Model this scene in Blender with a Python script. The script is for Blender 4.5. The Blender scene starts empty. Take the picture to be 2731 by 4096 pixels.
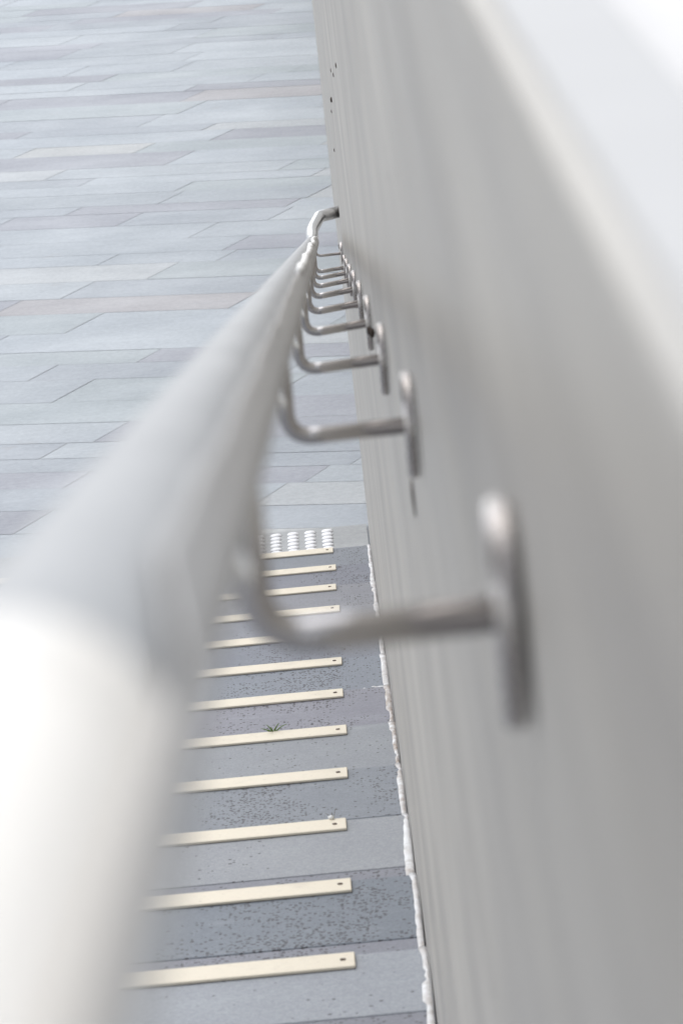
import bpy, bmesh, math, random
from mathutils import Vector, Matrix
R = math.radians
scene = bpy.context.scene
col = scene.collection
rnd = random.Random(7)

# ------------------------------------------------------------------ measures
CAM_Z = 3.522                    # eye above the plaza
TREAD, RISE = 0.8187, 0.1235     # long shallow steps
SLOPE = math.atan2(RISE, TREAD)
TS = math.tan(SLOPE)
Y0 = 7.135                       # nosing of step 0
N_LOW = 11                       # nosing nearest the plaza
def nose_y(k): return Y0 + k * 0.8205
def tread_z(k): return CAM_Z - 2.040 - k * RISE
LAND_Z = 0.0

# ------------------------------------------------------------------ helpers
def new_obj(name, bm, mat, parent=None, smooth=False):
    me = bpy.data.meshes.new(name)
    bm.to_mesh(me); bm.free()
    for m in (mat if isinstance(mat, (list, tuple)) else [mat]):
        me.materials.append(m)
    if smooth:
        for p in me.polygons: p.use_smooth = True
    o = bpy.data.objects.new(name, me)
    col.objects.link(o)
    if parent: o.parent = parent
    return o

def empty(name, loc=(0, 0, 0)):
    o = bpy.data.objects.new(name, None)
    o.empty_display_size = 0.1
    o.location = loc
    col.objects.link(o)
    return o

def tag(o, label=None, cat=None, group=None, kind=None):
    if label: o['label'] = label
    if cat: o['category'] = cat
    if group: o['group'] = group
    if kind: o['kind'] = kind
    return o

def add_box(bm, x0, x1, y0, y1, z0, z1, bevel=0.0):
    r = bmesh.ops.create_cube(bm, size=1.0)
    vs = r['verts']
    for v in vs:
        v.co = Vector((x0 + (v.co.x + .5) * (x1 - x0), y0 + (v.co.y + .5) * (y1 - y0), z0 + (v.co.z + .5) * (z1 - z0)))
    if bevel > 0:
        es = list({e for v in vs for e in v.link_edges})
        bmesh.ops.bevel(bm, geom=es, offset=bevel, segments=2, affect='EDGES', profile=0.5)

def add_tube(bm, pts, radius, segs=16, cap=True):
    pts = [Vector(p) for p in pts]
    n = len(pts)
    rad = radius if isinstance(radius, (list, tuple)) else [radius] * n
    t0 = (pts[1] - pts[0]).normalized()
    up = Vector((0, 0, 1)) if abs(t0.z) < .9 else Vector((1, 0, 0))
    nrm = (up - t0 * up.dot(t0)).normalized()
    rings = []
    for i, p in enumerate(pts):
        t = (pts[min(i + 1, n - 1)] - pts[max(i - 1, 0)]).normalized()
        nrm = (nrm - t * nrm.dot(t)).normalized()
        b = t.cross(nrm)
        rings.append([bm.verts.new(p + (nrm * math.cos(a) + b * math.sin(a)) * rad[i])
                      for a in [2 * math.pi * s / segs for s in range(segs)]])
    for i in range(n - 1):
        for s in range(segs):
            s2 = (s + 1) % segs
            bm.faces.new((rings[i][s], rings[i][s2], rings[i + 1][s2], rings[i + 1][s]))
    if cap:
        bm.faces.new(rings[0][::-1]); bm.faces.new(rings[-1])

def fillet(pts, rads, n=8):
    """polyline with rounded corners"""
    pts = [Vector(p) for p in pts]
    out = [pts[0]]
    for i in range(1, len(pts) - 1):
        a, b, c = pts[i - 1], pts[i], pts[i + 1]
        d1, d2 = (a - b).normalized(), (c - b).normalized()
        ang = d1.angle(d2)
        cut = rads[i - 1] / math.tan(ang / 2)
        p, q = b + d1 * cut, b + d2 * cut
        for j in range(n + 1):
            t = j / n
            out.append((1 - t) ** 2 * p + 2 * t * (1 - t) * (b * .82 + (p + q) * .09) + t * t * q)
    out.append(pts[-1])
    return out

def flo(me, name, vals):
    a = me.attributes.new(name, 'FLOAT', 'POINT')
    a.data.foreach_set('value', vals)
def colr(me, name, vals):
    a = me.attributes.new(name, 'FLOAT_COLOR', 'POINT')
    a.data.foreach_set('color', [c for v in vals for c in (v[0], v[1], v[2], 1.0)])

# ------------------------------------------------------------------ materials
class M:
    def __init__(self, name):
        self.m = bpy.data.materials.new(name); self.m.use_nodes = True
        self.nt = self.m.node_tree; self.n = self.nt.nodes; self.l = self.nt.links
        self.b = self.n['Principled BSDF']
    def node(self, t, **kw):
        x = self.n.new(t)
        for k, v in kw.items(): setattr(x, k, v)
        return x
    def lk(self, a, b): self.l.new(a, b)
    def coord(self, scale=(1, 1, 1), rot=(0, 0, 0)):
        tc = self.node('ShaderNodeTexCoord'); mp = self.node('ShaderNodeMapping')
        mp.inputs['Scale'].default_value = scale
        mp.inputs['Rotation'].default_value = rot
        self.lk(tc.outputs['Object'], mp.inputs['Vector'])
        return mp.outputs['Vector']
    def noise(self, vec, scale, detail=4, rough=.55):
        x = self.node('ShaderNodeTexNoise')
        x.inputs['Scale'].default_value = scale
        x.inputs['Detail'].default_value = detail
        x.inputs['Roughness'].default_value = rough
        self.lk(vec, x.inputs['Vector'])
        return x.outputs['Fac']
    def rng(self, fac, a, b, c, d):
        x = self.node('ShaderNodeMapRange')
        for i, v in enumerate((a, b, c, d)): x.inputs[i + 1].default_value = v
        self.lk(fac, x.inputs[0])
        return x.outputs[0]
    def math(self, op, a, b=None):
        x = self.node('ShaderNodeMath', operation=op)
        for i, v in enumerate((a, b)):
            if v is None: continue
            if isinstance(v, (int, float)): x.inputs[i].default_value = v
            else: self.lk(v, x.inputs[i])
        return x.outputs[0]
    def mix(self, fac, a, b, blend='MIX'):
        x = self.node('ShaderNodeMix', data_type='RGBA', blend_type=blend)
        for s, v in ((x.inputs[0], fac), (x.inputs[6], a), (x.inputs[7], b)):
            if isinstance(v, (int, float)): s.default_value = v
            elif isinstance(v, tuple): s.default_value = (*v, 1.0)
            else: self.lk(v, s)
        return x.outputs[2]
    def attr(self, name, out='Fac'):
        x = self.node('ShaderNodeAttribute'); x.attribute_name = name
        return x.outputs[out]
    def bump(self, h, strength, dist):
        x = self.node('ShaderNodeBump')
        x.inputs['Strength'].default_value = strength; x.inputs['Distance'].default_value = dist
        self.lk(h, x.inputs['Height']); self.lk(x.outputs['Normal'], self.b.inputs['Normal'])
    def set(self, **kw):
        for k, v in kw.items():
            s = self.b.inputs[k]
            if isinstance(v, (int, float)): s.default_value = v
            elif isinstance(v, tuple): s.default_value = (*v, 1.0)
            else: self.lk(v, s)
        return self.m

def mat_basalt():
    m = M('basalt_slab')
    v = m.coord()
    c = m.attr('tone', 'Color'); pit = m.attr('pit')
    c = m.mix(1.0, c, m.mix(m.noise(v, 9, 5, .6), (.86, .86, .88), (1.12, 1.12, 1.1)), 'MULTIPLY')
    c = m.mix(1.0, c, m.mix(m.rng(m.noise(v, 420, 3, .7), .3, .7, 0, 1), (.82, .82, .84), (1.16, 1.16, 1.15)), 'MULTIPLY')
    c = m.mix(1.0, c, m.mix(m.rng(m.noise(v, 150, 3, .7), .3, .7, 0, 1), (.87, .87, .88), (1.12, 1.12, 1.12)), 'MULTIPLY')
    # pale mineral film
    c = m.mix(m.rng(m.noise(m.coord((2.5, 9, 1)), 2.2, 5, .65), .58, .78, 0, .38), c, (.37, .39, .42))
    # gas pockets of the basalt
    vo = m.node('ShaderNodeTexVoronoi'); vo.inputs['Scale'].default_value = 150
    vo.inputs['Randomness'].default_value = 1
    m.lk(v, vo.inputs['Vector'])
    sep = m.node('ShaderNodeSeparateColor'); m.lk(vo.outputs['Color'], sep.inputs[0])
    patch = m.rng(m.noise(v, 9, 3, .6), .37, .60, .08, 1.7)
    pick = m.math('LESS_THAN', sep.outputs[0], m.math('MULTIPLY', pit, patch))
    size = m.rng(sep.outputs[1], 0, 1, .18, .56)
    hole = m.math('MULTIPLY', m.rng(m.math('SUBTRACT', vo.outputs['Distance'], size), -.08, .02, 1, 0), pick)
    c = m.mix(m.math('MULTIPLY', hole, .85), c, (.035, .03, .034))
    # rust-brown grit, very few
    h2 = m.rng(m.noise(v, 60, 2, .5), .76, .80, 0, .6)
    c = m.mix(h2, c, (.10, .07, .055))
    m.bump(m.math('SUBTRACT', m.math('MULTIPLY', m.noise(v, 300, 3, .6), .25), hole), .5, .0025)
    return m.set(**{'Base Color': c, 'Roughness': .62, 'Specular IOR Level': .35})

def mat_paver():
    m = M('bluestone_paver')
    v = m.coord((1, 1, 1), (0, 0, R(20)))
    c = m.attr('tone', 'Color')
    c = m.mix(1.0, c, m.mix(m.noise(v, 1.1, 5, .6), (.82, .84, .87), (1.16, 1.15, 1.12)), 'MULTIPLY')
    vs = m.coord((1.2, 6, 1), (0, 0, R(20)))
    c = m.mix(1.0, c, m.mix(m.noise(vs, 3.5, 5, .62), (.86, .87, .885), (1.13, 1.12, 1.11)), 'MULTIPLY')
    c = m.mix(1.0, c, m.mix(m.rng(m.noise(v, 55, 5, .75), .3, .7, 0, 1), (.84, .84, .85), (1.15, 1.15, 1.14)), 'MULTIPLY')
    st = m.rng(m.noise(v, 2.6, 4, .7), .66, .78, 0, .45)
    c = m.mix(st, c, (.24, .21, .19))
    m.bump(m.noise(v, 60, 5, .6), .25, .004)
    return m.set(**{'Base Color': c, 'Roughness': m.rng(m.noise(v, 2.0, 3), .3, .7, .42, .6), 'Specular IOR Level': .5})

def mat_wall():
    m = M('grey_wall_panel')
    v = m.coord((38, .32, 38)); v2 = m.coord((1, 1, 1)); v3 = m.coord((130, .8, 130))
    c = m.mix(m.noise(v, 1.0, 4, .6), (.35, .332, .302), (.445, .422, .382))
    c = m.mix(1.0, c, m.mix(m.noise(v3, 1.0, 3, .6), (.985, .985, .985), (1.012, 1.012, 1.012)), 'MULTIPLY')
    c = m.mix(1.0, c, m.mix(m.rng(m.noise(m.coord((9, .05, 9), (R(-4), 0, 0)), 1.0, 3, .6), .3, .7, 0, 1), (.83, .83, .835), (1.14, 1.135, 1.12)), 'MULTIPLY')
    # damp, darker patches
    c = m.mix(1.0, c, m.mix(m.rng(m.noise(m.coord((1, .45, 1.6)), 2.6, 4, .6), .35, .7, 0, 1), (1.05, 1.05, 1.05), (.84, .84, .85)), 'MULTIPLY')
    # small dark chips
    vo = m.node('ShaderNodeTexVoronoi'); vo.inputs['Scale'].default_value = 2.6
    m.lk(m.coord((1, .8, 3)), vo.inputs['Vector'])
    sp = m.math('MULTIPLY', m.rng(vo.outputs['Distance'], .02, .035, 1, 0), .8)
    c = m.mix(sp, c, (.05, .045, .04))
    return m.set(**{'Base Color': c, 'Roughness': m.rng(m.noise(v, .8, 3), .3, .7, .40, .50), 'Specular IOR Level': .34})

def mat_plain(name, c, rough, metal=0.0, var=.1, scale=40, spec=.5, bump=0.0):
    m = M(name)
    n = m.noise(m.coord(), scale, 4, .6)
    lo = tuple(x * (1 - var) for x in c); hi = tuple(min(1, x * (1 + var)) for x in c)
    cc = m.mix(n, lo, hi)
    if bump: m.bump(n, bump, .001)
    return m.set(**{'Base Color': cc, 'Roughness': rough, 'Metallic': metal, 'Specular IOR Level': spec})

def mat_steel(name, c, r0, r1):
    m = M(name)
    n = m.noise(m.coord((60, 3, 60)), 6, 4, .6)
    cc = m.mix(m.noise(m.coord(), 25, 4, .6), tuple(x * .86 for x in c), c)
    return m.set(**{'Base Color': cc, 'Roughness': m.rng(n, .3, .7, r0, r1), 'Metallic': 1.0})

def mat_strip():
    m = M('cream_nosing')
    v = m.coord(); geo = m.node('ShaderNodeObjectInfo')
    off = m.node('ShaderNodeVectorMath', operation='ADD'); m.lk(v, off.inputs[0]); m.lk(geo.outputs['Location'], off.inputs[1]); v = off.outputs[0]
    c = m.mix(m.noise(v, 160, 4, .6), (.65, .585, .46), (.75, .68, .545))
    c = m.mix(m.rng(m.noise(v, 14, 5, .7), .52, .72, 0, .42), c, (.47, .42, .34))
    c = m.mix(m.rng(m.noise(v, 75, 3, .7), .66, .74, 0, .55), c, (.30, .25, .20))
    m.bump(m.noise(v, 220, 3), .3, .001)
    return m.set(**{'Base Color': c, 'Roughness': .55})

def mat_sealant():
    m = M('white_sealant')
    v = m.coord()
    st = m.attr('stain')
    n = m.noise(m.coord((1, .5, 1)), 45, 5, .65)
    f = m.math('MULTIPLY', st, m.rng(n, .35, .62, 0, 1))
    c = m.mix(f, (.70, .71, .715), (.25, .18, .125))
    c = m.mix(m.rng(m.noise(v, 30, 4, .7), .54, .66, 0, .65), c, (.38, .355, .33))
    m.bump(m.noise(v, 120, 4), .5, .002)
    return m.set(**{'Base Color': c, 'Roughness': .55})

def mat_film():
    m = M('peeling_film')
    v = m.coord((1, .25, 1))
    c = m.mix(m.noise(v, 60, 5, .65), (.46, .45, .435), (.60, .59, .57))
    c = m.mix(m.rng(m.noise(m.coord((1, .4, 1)), 180, 4, .7), .60, .70, 0, .55), c, (.22, .20, .18))
    lip = m.attr('lip')
    c = m.mix(lip, c, (.86, .85, .83))
    m.bump(m.noise(v, 90, 4), .5, .002)
    return m.set(**{'Base Color': c, 'Roughness': .5, 'Specular IOR Level': .3})

def mat_coated():
    m = M('grey_film_coat')
    v = m.coord((1, .2, 1))
    c = m.mix(m.noise(v, 40, 5, .6), (.27, .275, .275), (.40, .403, .403))
    c = m.mix(m.rng(m.noise(m.coord((1, .4, 1)), 90, 4, .7), .62, .72, 0, .4), c, (.16, .15, .14))
    return m.set(**{'Base Color': c, 'Roughness': m.rng(m.noise(v, 12, 3), .3, .7, .38, .55), 'Specular IOR Level': .3})

BASALT, PAVER, WALL = mat_basalt(), mat_paver(), mat_wall()
GROUT = mat_plain('brown_grout', (.085, .068, .058), .9, var=.3, scale=30)
JOINT = mat_plain('pale_joint', (.44, .44, .43), .85, var=.2, scale=20)
CREAM = mat_strip()
SCREW = mat_plain('rusty_screw', (.10, .07, .05), .6, .3, var=.3)
STUD = mat_plain('white_stud', (.82, .82, .83), .4, var=.04)
STEEL = mat_steel('satin_steel', (.80, .80, .81), .12, .22)
DARKSTEEL = mat_steel('bracket_steel', (.58, .555, .535), .10, .18)
FILM, SEAL = mat_film(), mat_sealant()
PALE = mat_plain('pale_concrete', (.62, .61, .595), .6, var=.05, scale=6)
COATED = mat_coated()
RAIL_GLARE = mat_plain('painted_rail_glare', (.95, .90, .82), .22, var=.03, scale=8)  # white that paints brightness onto the near rail
COPING = mat_plain('pale_coping', (.41, .405, .395), .5, var=.06, scale=5)
GREEN = mat_plain('weed_green', (.12, .20, .045), .6, var=.3)
DRY = mat_plain('dry_stalk', (.12, .10, .07), .8, var=.3)
PLATE = mat_steel('plate_steel', (.50, .47, .45), .22, .34)
LEAF = mat_plain('dark_leaf', (.045, .03, .022), .8, var=.4)
PEBBLE = mat_plain('white_pebble', (.75, .75, .73), .6, var=.1)
GROUNDM = mat_plain('grey_paving_ground', (.27, .28, .29), .6, var=.12, scale=1.5)

# ------------------------------------------------------------------ ground
bm = bmesh.new()
s = 900
bm.faces.new([bm.verts.new(p) for p in ((-s, -s, -.012), (s, -s, -.012), (s, s, -.012), (-s, s, -.012))])
tag(new_obj('ground', bm, GROUNDM), kind='structure')

# plaza: rotated rows of long bluestone pavers
palette = [((.315, .333, .352), 7), ((.285, .300, .322), 5), ((.345, .362, .378), 5), ((.262, .262, .288), 3),
           ((.360, .365, .368), 1.6), ((.300, .322, .330), 4), ((.262, .262, .285), 1.2), ((.312, .290, .292), .5), ((.385, .380, .37), .35)]
def pick_tone():
    t = rnd.uniform(0, sum(w for _, w in palette))
    for c, w in palette:
        t -= w
        if t <= 0: break
    j = rnd.uniform(.94, 1.06)
    return (c[0] * j * .955, c[1] * j * .995, c[2] * j * 1.02)
A = R(-20.0)
ca, sa = math.cos(A), math.sin(A)
bm = bmesh.new(); tones = []
v = -12.0
SX, SY = 0.0, 24.0
while v < 44:
    w = rnd.choice((.22, .26, .30, .34, .38, .42))
    u = -40 + rnd.uniform(0, 1)
    while u < 40:
        L = rnd.uniform(.5, 1.25)
        cu, cv = u + L / 2, v + w / 2
        wx, wy = SX + cu * ca - cv * sa, SY + cu * sa + cv * ca
        if -16 < wx < 2.2 and 16.2 < wy < 62:
            g = .0017; e = rnd.uniform(-.0004, .0004)
            q = []
            for uu, vv in ((u + g, v + g), (u + L - g, v + g), (u + L - g, v + w - g), (u + g, v + w - g)):
                q.append(bm.verts.new((SX + uu * ca - vv * sa, SY + uu * sa + vv * ca, -.005 + e + rnd.uniform(-.0002, .0002))))
            bm.faces.new(q)
            t = pick_tone(); tones += [t] * 4
        u += L
    v += w
o = new_obj('plaza', bm, PAVER); colr(o.data, 'tone', tones)
tag(o, kind='structure')
bm = bmesh.new()
bm.faces.new([bm.verts.new(p) for p in ((-16.5, 16.0, -.0062), (2.3, 16.0, -.0062), (2.3, 62, -.0062), (-16.5, 62, -.0062))])
tag(new_obj('plaza_bedding', bm, JOINT), kind='structure')

# ------------------------------------------------------------------ steps
STEP_LEFT = -7.0
# per tread: joint distance from the riser foot, (front tone, front pits), (back tone, back pits)
G = lambda a, b=None, c=None: (a * 1.34, (a if b is None else b) * 1.38, (a * 1.06 if c is None else c) * 1.38)
none = []
look = {
 0: (.535, G(.215, .222, .238), [(-.2, .3, .02)], G(.150, .150, .168), [(-.1, .4, .25)]),
 1: (.488, G(.128, .140, .158), [(-.07, .13, .85), (-.25, .12, .45)], G(.150, .150, .170), [(-.3, .2, .5)]),
 2: (.505, G(.205, .208, .218), [(-.3, .05, .12)], G(.150, .150, .168), [(-.1, .2, .35)]),
 3: (.475, G(.155, .163, .178), [(-.24, .08, .85), (-.03, .04, .45)], G(.17, .175, .19), none),
 4: (.45, G(.188, .192, .202), [(-.2, .2, .10)], G(.17, .17, .185), none),
 5: (.44, G(.172, .168, .188), [(-.2, .22, .40)], G(.17, .17, .185), none),
 6: (.44, G(.155, .165, .185), [(-.22, .14, .75), (-.08, .05, .3)], G(.17, .17, .185), none),
 7: (.44, G(.140, .146, .166), [(-.18, .10, .60)], G(.17, .17, .185), none),
 8: (.44, G(.165, .168, .185), [(-.25, .06, .3)], G(.17, .17, .185), none),
 9: (.44, G(.170, .168, .180), [(-.05, .04, .55)], G(.17, .17, .185), none),
 10: (.44, G(.140, .142, .162), [(-.06, .07, 1.0)], G(.16, .16, .18), none),
 11: (.44, G(.148, .155, .170), [(-.05, .05, .4)], G(.16, .16, .18), none),
}
xs = [STEP_LEFT, -4.5, -2.8, -1.6, -.9] + [-.7 + i * .035 for i in range(20)] + [-.002]
bm = bmesh.new(); tones = []; pits = []
def slab(y0, y1, z, tone, pitlist, drop=None):
    """one course of stone across the steps, top face plus the faces at its two long edges"""
    th = .05
    rows = []
    for (y, zz) in ((y0, z - th), (y0, z - .0015), (y0 + .0015, z), (y1 - .003, z), (y1, z - .003), (y1, z - (drop or th))):
        r = []
        for x in xs:
            vv = bm.verts.new((x, y, zz)); r.append(vv)
            tones.append(tone)
            pits.append(min(1, sum(a * math.exp(-((x - xc) / w) ** 2) for xc, w, a in pitlist)))
        rows.append(r)
    for i in range(5):
        for j in range(len(xs) - 1):
            bm.faces.new((rows[i][j], rows[i][j + 1], rows[i + 1][j + 1], rows[i + 1][j]))
for k in range(-7, N_LOW + 1):
    yb, yf, z = nose_y(k - 1), nose_y(k), tread_z(k)
    jd, ft, fp, bt, bp = look.get(k, (.48, G(.18, .184, .196), [(-.2, .3, .2)], G(.16, .163, .178), []))
    yj = yb + jd
    slab(yb, yj - .002, z, bt, bp)
    slab(yj + .002, yf, z, ft, fp, RISE)
# upper landing the photographer stands on
yt = nose_y(-8); zt = tread_z(-8)
for i in range(9):
    slab(yt - .6 * (i + 1) + .004, yt - .6 * i, zt, G(rnd.uniform(.16, .21)), [], RISE if i == 0 else None)
o = new_obj('steps', bm, BASALT); colr(o.data, 'tone', tones); flo(o.data, 'pit', pits)
tag(o, kind='structure')
# body of the flight under the slabs
bm = bmesh.new()
prof = [(yt - 5.4, zt - .012)]
prof += [(yt - .012, zt - .012)]
for k in range(-7, N_LOW + 1):
    prof += [(nose_y(k - 1) - .012, tread_z(k) - .009), (nose_y(k) - .012, tread_z(k) - .009)]
prof += [(nose_y(N_LOW) - .012, -.01), (yt - 5.4, -.01)]
L_ = [bm.verts.new((STEP_LEFT + .01, y, z)) for y, z in prof]
R_ = [bm.verts.new((-.004, y, z)) for y, z in prof]
n = len(prof)
for i in range(n):
    j = (i + 1) % n
    bm.faces.new((L_[i], R_[i], R_[j], L_[j]))
bm.faces.new(L_); bm.faces.new(R_[::-1])
tag(new_obj('steps_base', bm, GROUT), kind='structure')

# landing slabs at the foot of the flight, laid square to the steps
bm = bmesh.new(); tones = []
ya = nose_y(N_LOW) + .004
for (y0, y1, c0) in ((ya, ya + .46, .27), (ya + .464, 17.055, .28)):
    x = -.004
    first = True
    while x > STEP_LEFT:
        L = .11 if first and y0 > ya else rnd.uniform(.8, 1.4)
        first = False
        j = rnd.uniform(.95, 1.06)
        q = [bm.verts.new(p) for p in ((max(x - L, STEP_LEFT) + .0015, y0, .002), (x - .0015, y0, .002), (x - .0015, y1, .002), (max(x - L, STEP_LEFT) + .0015, y1, .002))]
        bm.faces.new(q); tones += [(c0 * j * 1.0, c0 * j * 1.03, c0 * j * 1.04)] * 4
        x -= L
o = new_obj('landing', bm, PAVER); colr(o.data, 'tone', tones)
tag(o, kind='structure')

# ------------------------------------------------------------------ nosing strips
XR = {-2: -.097, -1: -.097, 0: -.096, 1: -.097, 2: -.101, 3: -.096, 4: -.094, 5: -.098, 6: -.098, 7: -.098, 8: -.098, 9: -.105, 10: -.104, 11: -.111}
names = {
 11: 'cream nosing strip at the foot of the steps, touching the white studs',
 10: 'cream nosing strip next above the one touching the white studs',
 9: 'third cream nosing strip up from the white studs',
 8: 'cream nosing strip just above the nearest bracket arm in view, fourth from the studs',
 7: 'cream nosing strip whose end is hidden by the nearest blurred bracket arm',
 6: 'cream nosing strip just below the nearest bracket arm, beside a white sealant smear',
 5: 'cream nosing strip one step further from the camera than the strip with the green weed',
 4: 'cream nosing strip with a green weed sprig growing behind it',
 3: 'cream nosing strip between the green weed and the white pebble',
 2: 'cream nosing strip with the dry twig and white pebble beyond it',
 1: 'cream nosing strip in front of the most heavily pitted dark slab',
 0: 'nearest full cream nosing strip, widest in the foreground',
}
names[1] = 'second nearest cream nosing strip, on the near side of which no pits but beyond it a dark slab'
names[1] = 'cream nosing strip on the dark pitted slab, second nearest to the camera'
names[0] = 'nearest cream nosing strip, on a smooth pale grey slab'
STRIP_W, STRIP_H, STRIP_L = .066, .0045, 2.6
def strip_mesh():
    bm = bmesh.new()
    add_box(bm, -STRIP_L, 0, 0, STRIP_W, 0, STRIP_H, .0016)
    me = bpy.data.meshes.new('nosing_strip'); bm.to_mesh(me); bm.free()
    me.materials.append(CREAM)
    return me
def screw_mesh():
    bm = bmesh.new()
    bmesh.ops.create_cone(bm, cap_ends=True, segments=14, radius1=.0045, radius2=.0036, depth=.0016)
    bmesh.ops.scale(bm, vec=(1, 1, 1), verts=bm.verts)
    # slot
    add_box(bm, -.0034, .0034, -.0006, .0006, .0008, .0013)
    me = bpy.data.meshes.new('screw'); bm.to_mesh(me); bm.free()
    me.materials.append(SCREW)
    return me
sm, cm = strip_mesh(), screw_mesh()
for k in range(0, N_LOW + 1):
    o = bpy.data.objects.new('nosing_strip', sm); col.objects.link(o)
    o.location = (XR[k], nose_y(k) - STRIP_W - .004, tread_z(k) + .0005)
    o.rotation_euler = (0, 0, R(rnd.uniform(-.25, .25)))
    tag(o, names[k], 'nosing strip', 'cream nosing strips along the step edges')
    for dx in (.015, .42, .82):
        c = bpy.data.objects.new('screw', cm); col.objects.link(c); c.parent = o
        c.location = (-dx - rnd.uniform(0, .004), STRIP_W * rnd.uniform(.45, .55), STRIP_H + .0004)

# ------------------------------------------------------------------ tactile studs
bm = bmesh.new()
prof = [(.0178, 0), (.0176, .0012), (.0155, .0034), (.0130, .0049), (.0095, .0056), (.004, .0058)]
rings = []
SEG = 24
for r, z in prof:
    rings.append([bm.verts.new((r * math.cos(2 * math.pi * i / SEG), r * math.sin(2 * math.pi * i / SEG), z)) for i in range(SEG)])
for a, b in zip(rings, rings[1:]):
    for i in range(SEG):
        bm.faces.new((a[i], a[(i + 1) % SEG], b[(i + 1) % SEG], b[i]))
bm.faces.new(rings[-1])
stm = bpy.data.meshes.new('tactile_stud'); bm.to_mesh(stm); bm.free(); stm.materials.append(STUD)
for p in stm.polygons: p.use_smooth = True
for i in range(9):
    for j in range(8):
        o = bpy.data.objects.new('tactile_stud', stm); col.objects.link(o)
        o.location = (-.127 - i * .0523, 16.995 - j * .051 + rnd.uniform(-.001, .001), .0024)
        tag(o, 'white domed tactile stud in the grid on the landing below the steps', 'tactile stud', 'white tactile studs in a grid')

# ------------------------------------------------------------------ wall, with the pale ramp it retains
def top_z(y): return CAM_Z - .137 - .045 * (y - .7)
bm = bmesh.new()
WX = .032
prof = [(0, -.02), (0, None), (.003, .003), (WX - .003, .003), (WX, None), (WX, -.02)]
ys = [-6 + i * .75 for i in range(71)]
rws = []
for y in ys:
    t = top_z(y)
    rws.append([bm.verts.new((x, y, z)) for x, z in [(0, -.02)] + [(.006 - .006 * math.cos(R(q)), t - .006 + .006 * math.sin(R(q))) for q in (0, 15, 30, 45, 60, 75, 90)] + [(WX, t), (WX, -.02)]])
for a, b in zip(rws, rws[1:]):
    for i in range(10):
        bm.faces.new((a[i], b[i], b[(i + 1) % 10], a[(i + 1) % 10]))
bm.faces.new(rws[0]); bm.faces.new(rws[-1][::-1])
o = new_obj('wall', bm, WALL)
tag(o, 'long smooth pale grey wall running down beside the steps', 'wall')
bm = bmesh.new()
rws = []
for y in ys:
    t = top_z(y)
    rws.append([bm.verts.new((x, y, z)) for x, z in ((.0055, t + .0005), (.0065, t + .0025), (WX - .0005, t + .0025), (WX + .0005, t + .0005))])
for a, b in zip(rws, rws[1:]):
    for i in range(4):
        bm.faces.new((a[i], b[i], b[(i + 1) % 4], a[(i + 1) % 4]))
bm.faces.new(rws[0]); bm.faces.new(rws[-1][::-1])
cp = new_obj('coping', bm, COPING, o)
# dark lumps of dirt and rust stuck on the face
rc = random.Random(4)
for (y, z, hh, pr, ln) in ((13.55, 1.766, .007, .0045, .010), (9.7, 2.323, .004, .0018, .02), (15.35, 1.395, .005, .002, .02), (4.0, 2.713, .012, .0016, .03),
                       (11.2, 2.12, .004, .0018, .02), (18.6, .55, .006, .003, .03), (21.0, .25, .006, .003, .04), (12.4, 1.98, .003, .0015, .03), (14.6, 1.6, .003, .002, .03)):
    bm = bmesh.new(); bmesh.ops.create_icosphere(bm, subdivisions=2, radius=1)
    for v in bm.verts:
        v.co *= rc.uniform(.8, 1.2)
        v.co = Vector((v.co.x * pr - .0003, v.co.y * ln + y, v.co.z * hh + z))
    new_obj('dirt_spot', bm, LEAF, o, True)
bm = bmesh.new()
rws = []
for y in (-6, 46.5):
    t = top_z(y) - .012
    rws.append([bm.verts.new(p) for p in ((WX + .002, y, -.011), (WX + .002, y, t), (7, y, t), (7, y, -.011))])
a, b = rws
for i in range(4):
    bm.faces.new((a[i], b[i], b[(i + 1) % 4], a[(i + 1) % 4]))
bm.faces.new(a); bm.faces.new(b[::-1])
tag(new_obj('ramp', bm, PALE), kind='structure')

# ------------------------------------------------------------------ sealant bead at the foot of the wall
bm = bmesh.new(); stains = []
rs = random.Random(3)
for k in range(-2, N_LOW + 1):
    ya, yb = nose_y(k - 1) + .002, nose_y(k) - .001
    z = tread_z(k)
    n = 44
    rows = []
    w = .011
    for i in range(n + 1):
        t = i / n
        y = ya + (yb - ya) * t
        w += rs.uniform(-.0009, .0009) + (.0090 - w) * .06; w = min(.0135, max(.0062, w))
        if rs.random() < .07: w = rs.uniform(.0060, .0130)
        if t > .96: w = min(.0155, w + .0015)
        h = .0024 + rs.uniform(-.0006, .0006)
        wk = w
        if rs.random() < .05: w, h = w * .55, .0012
        x1 = -.0022 + rs.uniform(-.0008, 0)
        ring = []
        for q in range(6):
            a = math.pi * q / 5
            ring.append(bm.verts.new((x1 - w * .5 + w * .5 * math.cos(a), y, z + .0004 + h * math.sin(a))))
            st = {3: .7, 4: 1.0, 5: .85, 2: .25}.get(k, .42)
            if k == 2 and t < .6: st = .7
            stains.append(st)
        rows.append(ring); w = wk
    for a, b in zip(rows, rows[1:]):
        for q in range(5):
            bm.faces.new((a[q], a[q + 1], b[q + 1], b[q]))
    bm.faces.new(rows[0]); bm.faces.new(rows[-1][::-1])
def smear(x, y, z, a, b, n=12):
    c = bm.verts.new((x, y, z + .0022)); stains.append(.05)
    r = []
    for i in range(n):
        g = 2 * math.pi * i / n; q = rs.uniform(.6, 1.15)
        r.append(bm.verts.new((x + a * q * math.cos(g), y + b * q * math.sin(g), z + .0006))); stains.append(.05)
    for i in range(n):
        bm.faces.new((c, r[i], r[(i + 1) % n]))
z6 = tread_z(6)
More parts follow.
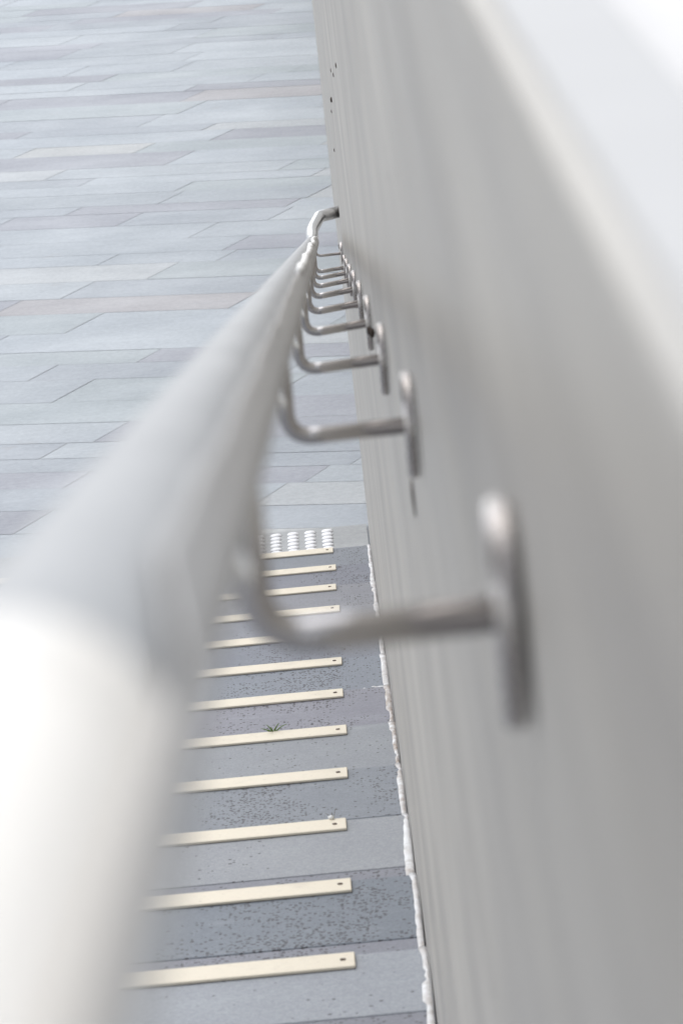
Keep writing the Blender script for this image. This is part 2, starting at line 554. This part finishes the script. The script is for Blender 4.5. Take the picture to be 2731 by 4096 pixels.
for x, y, a, b in ((-.022, nose_y(5) + .52, .012, .006), (-.035, nose_y(5) + .525, .007, .0035), (-.055, nose_y(5) + .515, .0035, .005)):
    smear(x, y, z6, a, b)

o = new_obj('sealant_bead', bm, SEAL, smooth=True); flo(o.data, 'stain', stains)
tag(o, 'cracked white sealant bead with brown stains along the foot of the wall', 'sealant')

# ------------------------------------------------------------------ handrail
RAILX, RR = -.0855, .018
BEND_Y, LEVEL_Y, END_Y = -.35, 16.12, 16.58
def rail_z(y):
    y = min(max(y, BEND_Y), LEVEL_Y)
    return CAM_Z - .0598 - TS * y
hr = empty('handrail', (RAILX, END_Y, 0))
off = Vector(hr.location)
def local(pts): return [Vector(p) - off for p in pts]
pts = fillet([(.0, -1.8, rail_z(-9)), (RAILX, -1.8, rail_z(-9)), (RAILX, BEND_Y, rail_z(-9)), (RAILX, LEVEL_Y, rail_z(LEVEL_Y)),
              (RAILX + .001, 16.34, rail_z(END_Y)), (-.060, END_Y, rail_z(END_Y) + .002), (.001, END_Y + .05, rail_z(END_Y) + .004)], [.06, .5, .9, 1.2, .045], 12)
# refine long straights so shading stays smooth
fine = [pts[0]]
for p, q in zip(pts, pts[1:]):
    m_ = max(1, int((q - p).length / .5))
    for i in range(1, m_ + 1): fine.append(p.lerp(q, i / m_))
cut = max(i for i, p in enumerate(fine) if p.y < 15.98 and abs(p.x - RAILX) < .001)
bm = bmesh.new(); add_tube(bm, local(fine[:cut + 1]), RR, 40)
tag(hr, 'long satin steel handrail on bracket arms, its pale film peeling off', 'handrail')
new_obj('rail_tube', bm, COATED, hr, True)
bm = bmesh.new(); add_tube(bm, local(fine[cut:]), RR - .0003, 40)
o = new_obj('rail_end', bm, STEEL, hr, True)
o['label'] = 'bare polished steel end of the rail, turned into the wall'

# old pale film, torn along the crown of the tube
bm = bmesh.new(); lips = []
rf = random.Random(11)
yv = 1.15; prev = 34.0
rows = []
def film_row(y, e, lift):
    z = rail_z(y)
    row = []
    N = 14
    for i in range(N + 1):
        t = i / N
        ph = R(e + (150 - e) * t)
        rr = RR + (.0009 if y > .72 else .0021) + (lift * (1 - t / .12) if t < .12 else 0) + rf.uniform(0, .00035)
        row.append(bm.verts.new(Vector((RAILX + rr * math.sin(ph), y, z + rr * math.cos(ph))) - off))
        lips.append(min(1, max(0, (y - 4.2) / 2)) if t < .09 else 0.0)
    return row
y = -.2
while y < 15.86:
    if rf.random() < .25: prev = min(42, max(24, prev + rf.uniform(-7, 7)))
    e = prev + rf.uniform(-1.5, 1.5)
    if y > 15.3: e += (y - 15.3) * 60
    if y < .66: e = 66 + rf.uniform(-1, 1)
    rows.append(film_row(y, e, .0016 + rf.uniform(0, .0016)))
    y += .06 if y > 5 else .12
for a, b in zip(rows, rows[1:]):
    for i in range(len(a) - 1):
        bm.faces.new((a[i], b[i], b[i + 1], a[i + 1]))
# rolled-up torn lip
n0 = len(bm.verts)
lp, lr = [], []
for row in rows:
    c = row[0].co + off
    if c.y > 14.9: break
    if c.y < 4.9: continue
    z = rail_z(c.y)
    dv = Vector((c.x - RAILX, 0, c.z - z)).normalized()
    lp.append(Vector((RAILX, c.y, z)) + dv * (RR + .0028) - off)
    lr.append(rf.uniform(.0022, .0036) * (1 if c.y < 15.2 else .75))
add_tube(bm, lp, lr, 8)
lips += [1.0] * (len(bm.verts) - n0)
o = new_obj('film_wrap', bm, FILM, hr, True); flo(o.data, 'lip', lips)
so = o.modifiers.new('thick', 'SOLIDIFY'); so.thickness = .0006; so.offset = 1
o['label'] = 'pale torn film peeling from the wall side of the rail'

# added white tube standing in for bright light on the rail's upper end
bm = bmesh.new()
sl = [Vector((RAILX, y_, rail_z(y_))) for y_ in (-.3, 0, .2, .4, .52, .61, .615)]
add_tube(bm, local(sl), [RR + .0016] * 6 + [RR + .0004], 40)
o = new_obj('glare_tube', bm, RAIL_GLARE, hr, True)
o['label'] = 'added white tube painting bright light onto the near end of the rail'

def plate_mesh(bm, r=.033):
    prof = [(0, -.0086), (r - .002, -.0086), (r, -.0066), (r, -.0030), (r - .0015, -.0018), (0, -.0018)]
    seg = 40
    rr = []
    for q, (rad, x) in enumerate(prof):
        if rad == 0:
            rr.append([bm.verts.new((x, 0, 0))])
        else:
            rr.append([bm.verts.new((x, rad * math.cos(2 * math.pi * i / seg), rad * math.sin(2 * math.pi * i / seg))) for i in range(seg)])
    for a, b in zip(rr, rr[1:]):
        for i in range(seg):
            j = (i + 1) % seg
            if len(a) == 1: bm.faces.new((a[0], b[j], b[i]))
            elif len(b) == 1: bm.faces.new((a[i], a[j], b[0]))
            else: bm.faces.new((a[i], a[j], b[j], b[i]))
bm = bmesh.new(); plate_mesh(bm)
pm = bpy.data.meshes.new('wall_plate'); bm.to_mesh(pm); bm.free(); pm.materials.append(PLATE)
bm = bmesh.new()
bmesh.ops.create_cone(bm, cap_ends=True, segments=6, radius1=.0042, radius2=.0042, depth=.003, matrix=Matrix.Rotation(R(90), 4, 'Y'))
bo = bpy.data.meshes.new('bolt'); bm.to_mesh(bo); bm.free(); bo.materials.append(DARKSTEEL)
# (y along the wall, arm drop below the slope line, tilt of the arm, rod radius)
brk = [(1.55, .1150, .02, .0052), (3.42, .131, .02, .0052), (5.05, .131, .05, .0052), (6.62, .127, .09, .0052), (8.12, .126, .10, .0052),
       (9.68, .125, .11, .0052), (11.25, .126, .11, .0050), (12.80, .126, .10, .0050), (14.38, .127, .08, .0050), (16.0, .100, .02, .0040)]
for (by, drop, tilt, rod) in brk:
    z = CAM_Z - TS * by - drop
    zr = rail_z(by)
    xb = -.0795 if by > 2 else -.0745
    p = fillet([(-.0070, by, z), (xb, by, z - tilt * .07), (xb, by, zr - .012)], [.014], 8)
    bm = bmesh.new(); add_tube(bm, local(p), rod, 16)
    b = new_obj('bracket_arm', bm, DARKSTEEL, hr, True)
    w = bpy.data.objects.new('wall_plate', pm); col.objects.link(w); w.parent = b
    w.location = Vector((0, by, z)) - off
    for p_ in pm.polygons: p_.use_smooth = False

# ------------------------------------------------------------------ small finds
def sprig(name, loc, n, h, spread, mat, seed, width=.0011):
    q = random.Random(seed); bm = bmesh.new()
    for i in range(n):
        a = math.pi * 2 * i / n + q.uniform(-.4, .4)
        hh = h * q.uniform(.6, 1.1); sp = spread * q.uniform(.5, 1.1)
        pts = []
        for j in range(6):
            t = j / 5
            pts.append((math.cos(a) * sp * t ** .8, math.sin(a) * sp * t ** .8 * .6, hh * (t * 1.5 - .75 * t * t)))
        add_tube(bm, pts, [width * (1 - .75 * j / 5) for j in range(6)], 6)
    o = new_obj(name, bm, mat, None, True); o.location = loc
    return o
tag(sprig('weed_sprig', (-.232, nose_y(4) - .002, tread_z(4) + .0005), 8, .020, .028, GREEN, 5, .0016), 'small green weed sprig sprouting behind a cream nosing strip', 'weed')
tag(sprig('dry_twig', (-.122, nose_y(2) - .003, tread_z(2) + .0005), 4, .027, .014, DRY, 8, .0006), 'thin dry brown twig standing by a tiny white pebble', 'twig')
bm = bmesh.new(); bmesh.ops.create_icosphere(bm, subdivisions=2, radius=.0052)
for v in bm.verts: v.co *= rnd.uniform(.85, 1.15); v.co.z *= .7
o = new_obj('pebble', bm, PEBBLE, None, True); o.location = (-.1245, nose_y(2) - .006, tread_z(2) + .0078)
tag(o, 'tiny white pebble on the step edge at the foot of the dry twig', 'pebble')
bm = bmesh.new()
q = random.Random(2); c0 = None
for i in range(3):
    r = bmesh.ops.create_icosphere(bm, subdivisions=2, radius=.006)
    d = Vector((q.uniform(-.003, .001), q.uniform(-.006, .006), q.uniform(-.008, .008)))
    for v in r['verts']:
        v.co = Vector((v.co.x * .5, v.co.y * q.uniform(.6, 1.1), v.co.z * q.uniform(.6, 1.1))) + d
o = new_obj('leaf_scrap', bm, LEAF, None, True); o.location = (-.004, 6.35, CAM_Z - 1.085)
tag(o, 'tiny dark crumpled leaf scrap caught on the wall beside a bracket plate', 'leaf')

# ------------------------------------------------------------------ light
SUN_EL, SUN_AZ = R(60), R(-34)          # high, ahead and to the left, behind thin cloud
w = bpy.data.worlds.new('World'); scene.world = w; w.use_nodes = True
nt = w.node_tree; nt.nodes.clear()
sky = nt.nodes.new('ShaderNodeTexSky'); sky.sky_type = 'NISHITA'; sky.sun_disc = False
sky.sun_elevation = SUN_EL; sky.sun_rotation = SUN_AZ
sky.air_density = 1.0; sky.dust_density = 2.0; sky.ozone_density = 1.0
hs = nt.nodes.new('ShaderNodeHueSaturation'); hs.inputs['Saturation'].default_value = .28
bg = nt.nodes.new('ShaderNodeBackground'); bg.inputs['Strength'].default_value = .15
out = nt.nodes.new('ShaderNodeOutputWorld')
nt.links.new(sky.outputs[0], hs.inputs['Color']); nt.links.new(hs.outputs[0], bg.inputs[0]); nt.links.new(bg.outputs[0], out.inputs[0])
sd = bpy.data.lights.new('sun', 'SUN'); sd.energy = 0.36; sd.angle = R(85); sd.color = (1, .985, .96)
so = bpy.data.objects.new('sun', sd); col.objects.link(so)
d = Vector((math.sin(SUN_AZ) * math.cos(SUN_EL), math.cos(SUN_AZ) * math.cos(SUN_EL), math.sin(SUN_EL)))
so.rotation_euler = (-d).to_track_quat('-Z', 'Y').to_euler()
so.location = (-4, 10, 12)

# ------------------------------------------------------------------ camera
cd = bpy.data.cameras.new('camera')
cd.sensor_fit = 'VERTICAL'; cd.sensor_height = 36; cd.sensor_width = 24; cd.lens = 200
cd.clip_start = .05; cd.clip_end = 3000
cam = bpy.data.objects.new('camera', cd); col.objects.link(cam); scene.camera = cam
W_, H_ = 2731, 4096
f = 200 / 36 * H_
rho = .095
u, v = 1298 - W_ / 2, H_ / 2 - 880
u0 = u * math.cos(rho) + v * math.sin(rho); v0 = v * math.cos(rho) - u * math.sin(rho)
pitch = -(SLOPE + math.atan(v0 / f)); yaw = -math.atan(u0 / f / math.cos(SLOPE))
F = Vector((math.sin(yaw) * math.cos(pitch), math.cos(yaw) * math.cos(pitch), math.sin(pitch)))
R0 = Vector((math.cos(yaw), -math.sin(yaw), 0)); U0 = R0.cross(F)
Rv = R0 * math.cos(rho) - U0 * math.sin(rho); Uv = R0 * math.sin(rho) + U0 * math.cos(rho)
mat = Matrix((Rv, Uv, -F)).transposed().to_4x4()
mat.translation = Vector((-.045, 0, CAM_Z))
cam.matrix_world = mat
cd.dof.use_dof = True
cd.dof.focus_distance = 13.0
cd.dof.aperture_fstop = 29

# ------------------------------------------------------------------ view
scene.view_settings.view_transform = 'Standard'
scene.view_settings.look = 'None'
scene.view_settings.exposure = 0.94
scene.view_settings.gamma = 1.0
